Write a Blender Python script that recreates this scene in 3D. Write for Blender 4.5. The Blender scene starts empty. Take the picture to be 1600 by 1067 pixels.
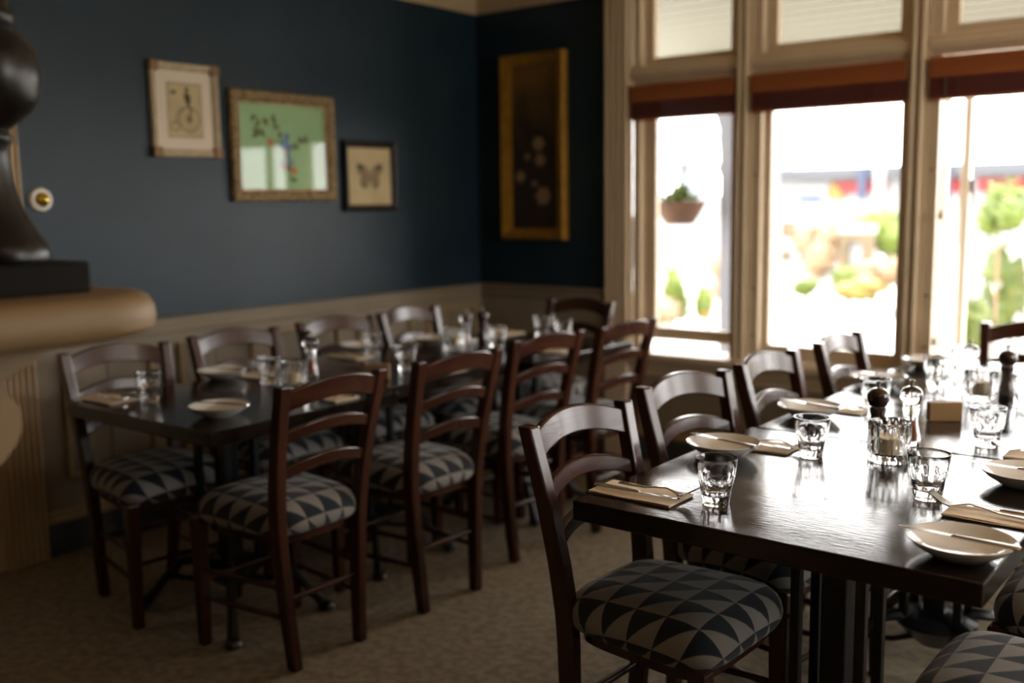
import bpy, bmesh, math, random
from math import sin, cos, pi, radians, sqrt
from mathutils import Vector, Matrix
random.seed(7)
SC = bpy.context.scene
COL = SC.collection

# ------------------------------------------------------------------ camera
YAW, PITCH, ROLL = 0.6706, 0.1357, -0.0143
f = Vector((-sin(YAW)*cos(PITCH), cos(YAW)*cos(PITCH), -sin(PITCH)))
r = Vector((cos(YAW), sin(YAW), 0)); u = r.cross(f)
r2 = r*cos(ROLL)+u*sin(ROLL); u2 = -r*sin(ROLL)+u*cos(ROLL)
camd = bpy.data.cameras.new('camera'); cam = bpy.data.objects.new('camera', camd); COL.objects.link(cam)
M = Matrix((r2, u2, -f)).transposed().to_4x4(); M.translation = Vector((3.937, -4.668, 1.39)); cam.matrix_world = M
camd.sensor_width = 36; camd.lens = 35.96; camd.clip_start = .05; camd.clip_end = 400
camd.dof.use_dof = True; camd.dof.focus_distance = 2.14; camd.dof.aperture_fstop = 1.6
SC.camera = cam
# ------------------------------------------------------------------ world, sun, exposure
W = bpy.data.worlds.new('overcast_sky'); SC.world = W; W.use_nodes = True
bg = W.node_tree.nodes['Background']; bg.inputs[0].default_value = (1.0, .985, .96, 1); bg.inputs[1].default_value = 7.0
sd = bpy.data.lights.new('sun', 'SUN'); sd.energy = 2.5; sd.angle = radians(3); sd.color = (1, .95, .86)
sun = bpy.data.objects.new('sun', sd); COL.objects.link(sun); sun.rotation_euler = (radians(-38), radians(-25), 0)
SC.view_settings.view_transform = 'Standard'; SC.view_settings.look = 'None'
SC.view_settings.gamma = 1; SC.view_settings.use_curve_mapping = False; SC.view_settings.exposure = 1.0
SC.cycles.max_bounces = 14; SC.cycles.diffuse_bounces = 6; SC.cycles.glossy_bounces = 6
SC.cycles.transmission_bounces = 12; SC.cycles.transparent_max_bounces = 12
SC.cycles.sample_clamp_indirect = 8; SC.cycles.use_denoising = True
def portal(name, x, y, z, sx, sz, rot):
    l = bpy.data.lights.new(name, 'AREA'); l.shape = 'RECTANGLE'; l.size = sx; l.size_y = sz
    l.cycles.is_portal = True
    o = bpy.data.objects.new(name, l); COL.objects.link(o); o.location = (x, y, z); o.rotation_euler = rot
portal('window_portal', 3.35, .20, 1.5, 4.7, 2.1, (radians(-90), 0, 0))

portal('window_portal', 5.86, -1.42, 1.48, 2.0, 1.9, (radians(90), 0, radians(90)))

# ------------------------------------------------------------------ materials
def mat(name, col=(.5,.5,.5), rough=.5, metal=0, spec=.5, coat=0, bump=0, bscale=40, var=0, vscale=8, stretch=None, trans=0, ior=1.45, col2=None, rvar=0, rscale=12, emit=0, coord='Object', sheen=0):
    m = bpy.data.materials.new(name); m.use_nodes = True; nt = m.node_tree; b = nt.nodes['Principled BSDF']
    b.inputs['Base Color'].default_value = (*col, 1); b.inputs['Roughness'].default_value = rough
    b.inputs['Metallic'].default_value = metal; b.inputs['Specular IOR Level'].default_value = spec
    b.inputs['Coat Weight'].default_value = coat; b.inputs['Coat Roughness'].default_value = .12
    b.inputs['Transmission Weight'].default_value = trans; b.inputs['IOR'].default_value = ior
    if sheen: b.inputs['Sheen Weight'].default_value = sheen
    tc = mp = None
    if bump or var or col2 or rvar:
        tc = nt.nodes.new('ShaderNodeTexCoord'); mp = nt.nodes.new('ShaderNodeMapping')
        nt.links.new(tc.outputs[coord], mp.inputs[0])
        if stretch: mp.inputs['Scale'].default_value = stretch
    def noise(sc, det=4):
        n = nt.nodes.new('ShaderNodeTexNoise'); n.inputs['Scale'].default_value = sc; n.inputs['Detail'].default_value = det
        nt.links.new(mp.outputs[0], n.inputs[0]); return n
    if var or col2:
        n = noise(vscale); mx = nt.nodes.new('ShaderNodeMix'); mx.data_type = 'RGBA'
        c2 = col2 or tuple(c*(1-var) for c in col)
        mx.inputs[6].default_value = (*col, 1); mx.inputs[7].default_value = (*c2, 1)
        rp = nt.nodes.new('ShaderNodeMapRange'); rp.inputs[1].default_value = .38; rp.inputs[2].default_value = .62
        nt.links.new(n.outputs['Fac'], rp.inputs[0]); nt.links.new(rp.outputs[0], mx.inputs[0]); nt.links.new(mx.outputs[2], b.inputs['Base Color'])
    if rvar:
        n = noise(rscale, 6); rp = nt.nodes.new('ShaderNodeMapRange'); rp.inputs[1].default_value = .35; rp.inputs[2].default_value = .65
        rp.inputs[3].default_value = max(.02, rough-rvar); rp.inputs[4].default_value = rough+rvar
        nt.links.new(n.outputs['Fac'], rp.inputs[0]); nt.links.new(rp.outputs[0], b.inputs['Roughness'])
    if bump:
        n = noise(bscale, 5); bp = nt.nodes.new('ShaderNodeBump'); bp.inputs['Strength'].default_value = bump; bp.inputs['Distance'].default_value = .01
        nt.links.new(n.outputs['Fac'], bp.inputs['Height']); nt.links.new(bp.outputs[0], b.inputs['Normal'])
    return m

MT = {}
MT['blue'] = mat('dark_blue_paint', (.012,.026,.038), .42, spec=.30, bump=.05, bscale=60, var=.15, vscale=3)
MT['panel'] = mat('taupe_wainscot_paint', (.25,.195,.135), .45, var=.12, vscale=4)
MT['panelw'] = mat('light_catching_moulding', (.36,.26,.13), .4, var=.25, vscale=9)  # ochre paints in the amber light that the mouldings catch
MT['cream'] = mat('cream_gloss_paint', (.60,.47,.32), .38, var=.08, vscale=5, bump=.03)
MT['ceil'] = mat('cream_ceiling_paint', (.62,.45,.27), .6)
MT['base'] = mat('dark_skirting_paint', (.05,.055,.055), .5)
MT['carpet'] = mat('brown_carpet', (.235,.183,.130), .95, spec=.1, bump=.9, bscale=260, col2=(.34,.275,.195), vscale=30)
MT['wood'] = mat('walnut_stained_wood', (.055,.0185,.010), .24, bump=.06, bscale=30, var=.45, vscale=9, stretch=(1,1,.12), coat=.12, spec=.4)
MT['slat'] = mat('walnut_stained_rail', (.058,.020,.011), .24, bump=.10, bscale=45, var=.45, vscale=16, stretch=(1,.1,1), coat=.12, spec=.4)
MT['table'] = mat('dark_oiled_tabletop', (.013,.008,.006), .13, bump=.035, bscale=160, var=.35, vscale=14, stretch=(.18,1,1), rvar=.05, rscale=9, spec=.5)
MT['iron'] = mat('black_cast_iron', (.008,.008,.009), .3, spec=.6, bump=.05, bscale=60)
MT['steel'] = mat('cutlery_steel', (.66,.64,.62), .16, 1)
MT['chrome'] = mat('pewter', (.25,.23,.2), .3, 1)
MT['brass'] = mat('brass', (.85,.6,.12), .25, 1)
MT['china'] = mat('white_glazed_china', (.80,.77,.73), .12, coat=.4)
MT['napkin'] = mat('kraft_paper', (.78,.65,.50), .9, spec=.1, bump=.15, bscale=200)
MT['white'] = mat('white_enamel', (.75,.68,.58), .35)
MT['mill'] = mat('dark_mill_wood', (.030,.013,.008), .25, coat=.5)
MT['block'] = mat('tan_block_wood', (.27,.15,.055), .55, var=.25, vscale=12, stretch=(.2,1,1))
MT['wax'] = mat('cream_wax', (.72,.60,.40), .5)
MT['pink'] = mat('ground_rock_salt', (.36,.10,.05), .7, bump=.5, bscale=300)
MT['glass'] = mat('clear_glass', (1,1,1), 0, trans=1, ior=1.5)
MT['gold'] = mat('ochre_gilt', (.45,.22,.025), .38, .35, var=.25, vscale=20, bump=.1, bscale=80)
MT['gilt'] = mat('carved_gilt', (.42,.29,.14), .42, .3, bump=.8, bscale=90, col2=(.16,.10,.045), vscale=60)
MT['cgilt'] = mat('cream_gilt', (.58,.46,.30), .45, .1, var=.2, vscale=30)
MT['bronze'] = mat('corner_bronze', (.22,.12,.06), .5, .3, bump=.5, bscale=120)
MT['blackf'] = mat('black_frame', (.022,.014,.012), .35)
MT['paper'] = mat('aged_print_paper', (.52,.40,.22), .85, var=.1, vscale=10)
MT['matb'] = mat('ivory_mount', (.66,.55,.43), .85)
MT['ink'] = mat('brown_ink', (.10,.08,.05), .9)
MT['ink2'] = mat('faint_ink', (.24,.19,.11), .9)
MT['mint'] = mat('mint_paper', (.30,.46,.23), .8, var=.05)
MT['leafink'] = mat('olive_print', (.14,.15,.06), .8)
MT['blueink'] = mat('blue_print', (.14,.22,.32), .8)
MT['redink'] = mat('rust_print', (.50,.16,.05), .8)
MT['creamink'] = mat('pale_petal', (.30,.20,.11), .8)
MT['darkpaint'] = mat('dark_canvas', (.022,.013,.010), .5, var=.5, vscale=6)
MT['blind'] = mat('cedar_valance', (.33,.095,.028), .35, var=.3, vscale=5, stretch=(.3,1,3), coat=.3)
MT['slatb'] = mat('red_cedar_slats', (.13,.028,.024), .4, var=.3, vscale=5, stretch=(.3,1,3))
MT['cord'] = mat('blind_cord', (.10,.08,.05), .8)
MT['dullblack'] = mat('dull_black_base', (.006,.005,.005), .7, spec=.2)
MT['turned'] = mat('black_turned_wood', (.005,.0035,.003), .30, spec=.4)
MT['capm'] = mat('ochre_ledge_paint', (.24,.155,.075), .55)
MT['concrete'] = mat('pale_paving', (.42,.40,.37), .9, var=.08, vscale=1)
MT['ver'] = mat('pale_lining_boards', (.21,.20,.155), .7)
MT['extwhite'] = mat('white_weathered_render', (.20,.20,.203), .8, var=.05)
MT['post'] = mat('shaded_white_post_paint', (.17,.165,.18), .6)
MT['grey'] = mat('grey_fascia', (.045,.048,.055), .6)
MT['red'] = mat('red_sign', (.16,.004,.004), .5)
MT['sblue'] = mat('blue_sign', (.01,.04,.14), .5)
MT['navy'] = mat('navy_post', (.02,.028,.06), .5)
MT['yellow'] = mat('yellow_sign', (.22,.10,.008), .5)
MT['pot'] = mat('coir_basket', (.09,.042,.02), .9, bump=.6, bscale=60, var=.3, vscale=12)
MT['stone'] = mat('sandy_stone', (.11,.08,.045), .9, var=.3, vscale=5)
MT['bark'] = mat('bark', (.20,.13,.08), .9)
def leafmat(n, c, c2): 
    m = mat(n, c, .6, col2=c2, vscale=9); 
    return m
MT['leaf'] = leafmat('bright_green_leaves', (.055,.085,.006), (.10,.125,.010))
MT['leafd'] = leafmat('mid_green_leaves', (.045,.07,.008), (.09,.10,.015))
MT['leafy'] = leafmat('yellow_flowers', (.18,.095,.008), (.10,.10,.01))
MT['leafo'] = leafmat('dry_orange_foliage', (.16,.085,.035), (.19,.14,.085))
MT['petal'] = mat('white_petals', (.45,.43,.41), .7)
MT['rose'] = mat('pink_petals', (.4,.2,.16), .7)

# window glass: a clear thin pane that reflects a little
m = bpy.data.materials.new('window_glass'); m.use_nodes = True; nt = m.node_tree; nt.nodes.clear()
out = nt.nodes.new('ShaderNodeOutputMaterial'); mx = nt.nodes.new('ShaderNodeMixShader'); tr = nt.nodes.new('ShaderNodeBsdfTransparent'); gl = nt.nodes.new('ShaderNodeBsdfGlossy')
fr = nt.nodes.new('ShaderNodeFresnel'); fr.inputs[0].default_value = 1.45; gl.inputs['Roughness'].default_value = 0.01
ge = nt.nodes.new('ShaderNodeNewGeometry'); iv = nt.nodes.new('ShaderNodeMath'); iv.operation = 'SUBTRACT'; iv.inputs[0].default_value = 1; nt.links.new(ge.outputs['Backfacing'], iv.inputs[1])
mu = nt.nodes.new('ShaderNodeMath'); mu.operation = 'MULTIPLY'; nt.links.new(fr.outputs[0], mu.inputs[0]); nt.links.new(iv.outputs[0], mu.inputs[1])
nt.links.new(mu.outputs[0], mx.inputs[0]); nt.links.new(tr.outputs[0], mx.inputs[1]); nt.links.new(gl.outputs[0], mx.inputs[2]); nt.links.new(mx.outputs[0], out.inputs[0])
MT['pane'] = m

# fabric: squares split on the diagonal, dark and light
def fabric():
    m = bpy.data.materials.new('triangle_weave_fabric'); m.use_nodes = True; nt = m.node_tree; b = nt.nodes['Principled BSDF']
    b.inputs['Roughness'].default_value = .95; b.inputs['Specular IOR Level'].default_value = .15; b.inputs['Sheen Weight'].default_value = .15
    N = nt.nodes.new; Lk = nt.links.new
    uv = N('ShaderNodeUVMap'); uv.uv_map = 'UVMap'
    mp = N('ShaderNodeMapping'); mp.inputs['Scale'].default_value = (1/.078, 1/.078, 1); Lk(uv.outputs[0], mp.inputs[0])
    sx = N('ShaderNodeSeparateXYZ'); Lk(mp.outputs[0], sx.inputs[0])
    fx = N('ShaderNodeMath'); fx.operation = 'FRACT'; Lk(sx.outputs[0], fx.inputs[0])
    fy = N('ShaderNodeMath'); fy.operation = 'FRACT'; Lk(sx.outputs[1], fy.inputs[0])
    sb = N('ShaderNodeMath'); sb.operation = 'SUBTRACT'; Lk(fy.outputs[0], sb.inputs[0]); Lk(fx.outputs[0], sb.inputs[1])
    mr = N('ShaderNodeMapRange'); mr.inputs[1].default_value = -.03; mr.inputs[2].default_value = .03; Lk(sb.outputs[0], mr.inputs[0])
    no = N('ShaderNodeTexNoise'); no.inputs['Scale'].default_value = 900; no.inputs['Detail'].default_value = 2; Lk(uv.outputs[0], no.inputs[0])
    rr = N('ShaderNodeMapRange'); rr.inputs[1].default_value = .3; rr.inputs[2].default_value = .7; rr.inputs[3].default_value = .35; rr.inputs[4].default_value = 1.6; Lk(no.outputs['Fac'], rr.inputs[0])
    mx = N('ShaderNodeMix'); mx.data_type = 'RGBA'; mx.inputs[6].default_value = (.235,.215,.195,1); mx.inputs[7].default_value = (.018,.021,.027,1); Lk(mr.outputs[0], mx.inputs[0])
    ml = N('ShaderNodeMix'); ml.data_type = 'RGBA'; ml.blend_type = 'MULTIPLY'; ml.inputs[0].default_value = 1; Lk(mx.outputs[2], ml.inputs[6]); Lk(rr.outputs[0], ml.inputs[7])
    Lk(ml.outputs[2], b.inputs['Base Color'])
    bp = N('ShaderNodeBump'); bp.inputs['Strength'].default_value = .35; bp.inputs['Distance'].default_value = .002; Lk(no.outputs['Fac'], bp.inputs['Height']); Lk(bp.outputs[0], b.inputs['Normal'])
    return m
MT['fabric'] = fabric()

# ------------------------------------------------------------------ mesh helpers
class MB:
    def __init__(s): s.v = []; s.f = []; s.uv = None
    def add(s, vs, fs):
        n = len(s.v); s.v += [tuple(x) for x in vs]; s.f += [tuple(i+n for i in q) for q in fs]; return s
    def box(s, x0, x1, y0, y1, z0, z1, rz=0, piv=None):
        vs = [(x, y, z) for z in (z0, z1) for x, y in ((x0,y0),(x1,y0),(x1,y1),(x0,y1))]
        if rz:
            px, py = piv or ((x0+x1)/2, (y0+y1)/2); c, d = cos(rz), sin(rz)
            vs = [(px+(x-px)*c-(y-py)*d, py+(x-px)*d+(y-py)*c, z) for x, y, z in vs]
        return s.add(vs, [(3,2,1,0),(4,5,6,7),(0,1,5,4),(1,2,6,5),(2,3,7,6),(3,0,4,7)])
    def loft(s, rings, cap=True, closed=True):
        n = len(rings[0]); vs = [p for r_ in rings for p in r_]; fs = []
        for k in range(len(rings)-1):
            for i in range(n if closed else n-1):
                j = (i+1) % n; fs.append((k*n+i, k*n+j, (k+1)*n+j, (k+1)*n+i))
        if cap: fs.append(tuple(range(n))[::-1]); fs.append(tuple((len(rings)-1)*n+i for i in range(n)))
        return s.add(vs, fs)
    def lathe(s, prof, n=32, c=(0,0,0), cap=True):
        return s.loft([[(c[0]+rr*cos(2*pi*i/n), c[1]+rr*sin(2*pi*i/n), c[2]+z) for i in range(n)] for rr, z in prof], cap)
    def tube(s, pts, rad, n=8, cap=True):
        pts = [Vector(p) for p in pts]; R = rad if hasattr(rad, '__len__') else [rad]*len(pts); rings = []
        up = None
        for i, p in enumerate(pts):
            t = (pts[min(i+1, len(pts)-1)]-pts[max(i-1, 0)]).normalized()
            if up is None:
                up = Vector((0,0,1)) if abs(t.z) < .9 else Vector((1,0,0))
            a = up - t*up.dot(t); a = a.normalized() if a.length > 1e-6 else t.orthogonal().normalized(); up = a; b = t.cross(a)
            rings.append([tuple(p+(a*cos(2*pi*k/n)+b*sin(2*pi*k/n))*R[i]) for k in range(n)])
        return s.loft(rings, cap)
    def prism(s, poly, z0, z1, axis='z'):
        def P(a, b, c): return {'z': (a,b,c), 'y': (a,c,b), 'x': (c,a,b)}[axis]
        return s.loft([[P(a,b,z) for a, b in poly] for z in (z0, z1)])
    def build(s, name, m, parent=None, smooth=False, bevel=0, seg=2, loc=None, angle=40):
        me = bpy.data.meshes.new(name); me.from_pydata(s.v, [], s.f)
        bm = bmesh.new(); bm.from_mesh(me); bmesh.ops.recalc_face_normals(bm, faces=bm.faces); bm.to_mesh(me); bm.free()
        o = bpy.data.objects.new(name, me); COL.objects.link(o)
        me.materials.append(MT[m] if isinstance(m, str) else m)
        if smooth:
            me.shade_smooth()
            try: me.set_sharp_from_angle(angle=radians(angle))
            except Exception: pass
        if bevel:
            b = o.modifiers.new('bevel', 'BEVEL'); b.width = bevel; b.segments = seg; b.limit_method = 'ANGLE'; b.angle_limit = radians(35)
        if parent: o.parent = parent
        if loc: o.location = loc
        return o
def tag(o, label=None, cat=None, group=None, kind=None):
    if label: o['label'] = label
    if cat: o['category'] = cat
    if group: o['group'] = group
    if kind: o['kind'] = kind
    return o
def empty(name, loc=(0,0,0), rz=0, **k):
    o = bpy.data.objects.new(name, None); COL.objects.link(o); o.location = loc; o.rotation_euler = (0,0,rz); o.empty_display_size = .05
    return tag(o, **k)
def struct(o, label=None):
    o['kind'] = 'structure'
    if label: o['label'] = label
    return o
def copy_tree(o, parent=None):
    c = o.copy(); COL.objects.link(c); c.parent = parent
    for ch in list(o.children): copy_tree(ch, c)
    return c
def place(proto, state, loc, rz, label, group):
    o = proto if not state else copy_tree(proto)
    state.append(1); o.location = loc; o.rotation_euler = (0,0,rz); o['label'] = label; o['group'] = group
    return o

# ------------------------------------------------------------------ setting: room shell
H = 2.60
RX, RY = 5.8, -6.6
struct(MB().box(-.15, RX+.15, RY-.15, .15, -.12, 0).build('floor', 'carpet'), 'brown patterned carpet floor')
struct(MB().box(-.15, RX+.15, RY-.15, .15, H, H+.1).build('ceiling', 'ceil'), 'cream ceiling')
struct(MB().box(-.15, 0, RY-.15, .15, 0, H).build('wall_left', 'blue'), 'dark blue wall above a taupe wainscot')
struct(MB().box(0, RX, RY-.15, RY, 0, H).build('wall_back', 'blue'), 'dark blue back wall')
wb = MB()
wb.box(0, .96, 0, .15, 0, H); wb.box(.96, 5.70, 0, .15, 0, .50); wb.box(5.70, RX, 0, .15, 0, H); wb.box(.96, 5.70, 0, .15, 2.56, H)
struct(wb.build('wall_front', 'blue'), 'dark blue window wall')
wr = MB(); wr.box(RX, RX+.15, RY-.15, .15, 0, .55); wr.box(RX, RX+.15, RY-.15, .15, 2.40, H)
for a, b in ((RY-.15, -2.4), (-.45, .15)): wr.box(RX, RX+.15, a, b, .55, 2.40)
struct(wr.build('wall_right', 'blue'), 'dark blue right wall with a wide window')
wn = 7
for a, b in ((-2.4, -.45),):
    w = MB(); w.box(RX-.02, RX+.1, a, a+.06, .55, 2.40); w.box(RX-.02, RX+.1, b-.06, b, .55, 2.40); w.box(RX-.02, RX+.1, a+.06, b-.06, .55, .62); w.box(RX-.02, RX+.1, a+.06, b-.06, 2.33, 2.40); w.box(RX+.02, RX+.07, a+.06, b-.06, 1.62, 1.67); w.box(RX+.02, RX+.07, (a+b)/2-.03, (a+b)/2+.03, .62, 1.62)
    o = struct(w.build('window_%d' % wn, 'cream', bevel=.004), 'wide side wall window'); wn += 1
    MB().box(RX+.04, RX+.046, a+.06, b-.06, .62, 2.33).build('pane', 'pane', o)


# cornice: a coved moulding swept round two visible walls
def cornice(name, axis, a, b):
    prof = [(0, 2.46), (.012, 2.46), (.015, 2.475), (.03, 2.48), (.04, 2.50), (.065, 2.54), (.10, 2.57), (.115, 2.575), (.12, 2.60), (0, 2.60)]
    mbx = MB()
    if axis == 'y': mbx.loft([[(px, t, z) for px, z in prof] for t in (a, b)])
    else: mbx.loft([[(t, -px, z) for px, z in prof] for t in (a, b)])
    return struct(mbx.build(name, 'ceil', smooth=True), 'cream moulded cornice')
cornice('trim_1', 'y', RY, 0); cornice('trim_2', 'x', 0, RX)

# wainscot, rails and skirting on the left wall
def profile_y(name, m, prof, a, b, lab, parent=None):   # prof (x out from wall, z)
    return struct(MB().loft([[(px, t, z) for px, z in prof] for t in (a, b)]).build(name, m, parent, smooth=True, angle=30), lab)
def profile_x(name, m, prof, a, b, lab):
    return struct(MB().loft([[(t, -px, z) for px, z in prof] for t in (a, b)]).build(name, m, None, smooth=True, angle=30), lab)
rail = [(0,.835),(.018,.835),(.02,.848),(.028,.852),(.030,.870),(.022,.878),(.024,.893),(.040,.898),(.042,.912),(.0,.914)]
base = [(0,0),(.022,0),(.022,.135),(0,.135)]
bmold = [(0,.135),(.026,.135),(.027,.150),(.018,.158),(.020,.172),(.010,.182),(0,.184)]
DY = -2.735
struct(MB().box(0, .012, DY, 0, .184, .835).build('trim_3', 'panel'), 'taupe wainscot boards on left wall')
profile_y('trim_4', 'panel', rail, DY, 0, 'taupe chair rail on left wall')
profile_y('baseboard_left', 'base', base, DY, 0, 'dark skirting board on left wall')
profile_y('trim_5', 'panelw', bmold, DY, 0, 'moulding on top of the left skirting, amber light painted into its colour')
struct(MB().box(.012, .898, -.012, 0, .184, .835).build('trim_6', 'panel'), 'taupe wainscot boards beside the windows')
profile_x('trim_7', 'panel', rail, 0, .898, 'taupe chair rail beside the windows')
profile_x('baseboard_front', 'base', base, 0, RX, 'dark skirting board under the windows')
profile_x('trim_8', 'panelw', bmold, 0, RX, 'moulding on top of the window wall skirting, amber light painted into its colour')
struct(MB().box(.9, RX, -.014, 0, .184, .47).build('trim_9', 'panel'), 'taupe boards under the window sill')
# raised bolection frames of the wainscot panels
ti = 20
for k in range(5):
    y0, y1 = -2.63+.535*k, -2.63+.535*k+.41
    fr_ = MB()
    for (a, b, c, d) in ((y0, y0+.022, .30, .80), (y1-.022, y1, .30, .80), (y0+.022, y1-.022, .30, .322), (y0+.022, y1-.022, .778, .80)):
        fr_.box(.010, .032, a, b, c, d)
    struct(fr_.build('trim_%d' % ti, 'panelw', bevel=.006), 'wainscot panel moulding with caught light painted in as ochre'); ti += 1
    struct(MB().box(.010, .0145, (y0+y1)/2-.002, (y0+y1)/2+.002, .322, .778).build('trim_%d' % ti, 'base'), 'groove between wainscot boards'); ti += 1

# door with fluted architrave at the far left
dr = MB(); dr.box(.0, .012, -3.75, -2.95, 0, 2.06)
door = struct(dr.build('door_1', 'cream', bevel=.003), 'cream painted door')
for (z0, z1) in ((.2, .85), (1.0, 1.9)):
    for ya in (-3.65, -3.30): MB().box(.010, .020, ya, ya+.27, z0, z1).build('door_panel', 'cream', door, bevel=.004)
def fluted_v(name, y0, y1, z0, z1):   # fluted board standing on the left wall
    prof = [(0, y0), (.03, y0)]
    n = 6; w = (y1-y0-.02)/n
    for i in range(n):
        c = y0+.01+w*(i+.5)
        for t in (-.42, -.25, 0, .25, .42): prof.append((.046-.022*max(0, cos(pi*t*1.15)), c+t*w))
    prof += [(.03, y1), (0, y1)]
    return struct(MB().loft([[(a, b, z) for a, b in prof] for z in (z0, z1)]).build(name, 'cream', smooth=True, angle=30), 'cream fluted door architrave')
fluted_v('trim_10', -2.905, -2.735, 0, 2.12); fluted_v('trim_11', -3.95, -3.78, 0, 2.12)
struct(MB().box(0, .030, -3.78, -2.905, 2.06, 2.15).build('trim_12', 'cream', bevel=.004), 'cream door head')
struct(MB().box(0, .02, -2.95, -2.905, 0, 2.06).build('trim_13', 'cream'), 'cream door jamb')

# ------------------------------------------------------------------ window wall joinery
def vmould(name, x0, x1, z0, z1, y, d, lab, ribs=3, m='cream'):
    prof = [(x0, y), (x0, -d)]
    w = (x1-x0-.012)/ribs
    for i in range(ribs):
        c = x0+.006+w*(i+.5)
        prof += [(c-w*.47, -d+.004), (c-w*.42, -d-.014), (c-w*.1, -d-.020), (c+w*.20, -d-.014), (c+w*.24, -d-.004), (c+w*.36, -d-.004), (c+w*.40, -d+.004)]
    prof += [(x1, -d), (x1, y)]
    return struct(MB().loft([[(a, b, z) for a, b in prof] for z in (z0, z1)]).build(name, m, smooth=True, angle=25), lab)
vmould('trim_14', .898, 1.062, 0, 2.60, 0, .022, 'cream architrave at the left of the windows', 4)
vmould('trim_15', 1.654, 1.735, .59, 2.60, .14, .018, 'cream mullion between first and second window', 2)
vmould('trim_16', 2.470, 2.556, .59, 2.60, .14, .018, 'cream mullion between second and third window', 2)
vmould('trim_17', 3.36, 3.445, .59, 2.60, .14, .018, 'cream mullion between third and fourth window', 2)
vmould('trim_35', 4.15, 4.235, .59, 2.60, .14, .018, 'cream mullion between fourth and fifth window', 2)
vmould('trim_36', 4.95, 5.035, .59, 2.60, .14, .018, 'cream mullion between fifth and sixth window', 2)
vmould('trim_18', 5.62, 5.78, 0, 2.60, 0, .022, 'cream architrave at the right of the windows', 4)
sill = [(-.13,.47),(.012,.47),(.016,.50),(.03,.51),(.034,.545),(.060,.555),(.064,.585),(.058,.592),(-.13,.60)]
struct(MB().loft([[(t, -a, z) for a, z in sill] for t in (.898, 5.78)]).build('trim_19', 'cream', smooth=True, angle=30), 'cream window sill board')
bays = [(1.062, 1.654), (1.735, 2.470), (2.556, 3.36), (3.445, 4.15), (4.235, 4.95), (5.035, 5.62)]
tr_prof = [(-.13,1.985),(.004,1.985),(.010,2.0),(.022,2.015),(.024,2.040),(.014,2.048),(.014,2.066),(.004,2.072),(-.13,2.072)]
for i, (a, b) in enumerate(bays):
    w = MB()
    w.box(a, a+.045, .0, .12, .595, 2.56); w.box(b-.03, b, .0, .12, .595, 2.56)      # jambs
    w.box(a+.045, b-.03, .0, .12, 2.53, 2.56)
    w.loft([[(t, -q, z) for q, z in tr_prof] for t in (a+.0, b-.0)])
    win = struct(w.build('window_%d' % (i+1), 'cream', bevel=.003), ('first window from the corner', 'second window', 'third window with its sash open', 'fourth window', 'fifth window', 'sixth window')[i])
    s = MB(); A, B = a+.045, b-.03      # upper fixed light
    s.box(A, A+.05, .05, .09, 2.072, 2.53); s.box(B-.035, B, .05, .09, 2.072, 2.53); s.box(A+.05, B-.035, .05, .09, 2.072, 2.115); s.box(A+.05, B-.035, .05, .09, 2.49, 2.53)
    s.build('transom_sash', 'cream', win, bevel=.004); MB().box(A+.04, B-.03, .066, .072, 2.10, 2.50).build('transom_pane', 'pane', win)
    if i in (1, 3, 4, 5):
        s = MB(); s.box(A, A+.03, .05, .09, .60, 1.985); s.box(B-.006, B+.02, .05, .09, .60, 1.985); s.box(A+.03, B, .05, .09, .60, .672); s.box(A+.03, B, .05, .09, 1.93, 1.985)
        s.build('sash', 'cream', win, bevel=.004); MB().box(A+.025, B, .066, .072, .66, 1.94).build('pane', 'pane', win)
    elif i == 0:   # sliding sash raised a little above the sill
        s = MB(); s.box(A, A+.065, .05, .09, .655, 1.985); s.box(B-.006, B+.02, .05, .09, .655, 1.985); s.box(A+.065, B, .05, .09, .655, .72); s.box(A+.065, B, .05, .09, 1.93, 1.985)
        s.build('sash', 'cream', win, bevel=.004); MB().box(A+.06, B, .066, .072, .71, 1.94).build('pane', 'pane', win)
    else:          # side hung sash opened outward, hinged on the left jamb
        s = MB(); X = 2.572
        s.box(X, X+.035, .12, .16, .61, 1.97); s.box(X-.006, X+.036, .485, .54, .61, 1.97); s.box(X, X+.035, .16, .485, .61, .68); s.box(X, X+.035, .16, .485, 1.92, 1.97)
        s.build('sash', 'white', win, bevel=.004); MB().box(X+.014, X+.020, .155, .49, .67, 1.93).build('pane', 'pane', win)
        q = MB(); q.box(X+.036, X+.053, .50, .525, 1.40, 1.46); q.tube([(X+.048,.512,1.41),(X+.05,.512,1.34)], .006, 6); q.build('sash_latch', 'blackf', win)
    q = MB()
    for zz in (.72, .95, 1.5): q.lathe([(.009,0),(.009,.006)], 10, (a+.02, -.003, zz))
    q.build('stay_pin', 'blackf', win)
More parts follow.
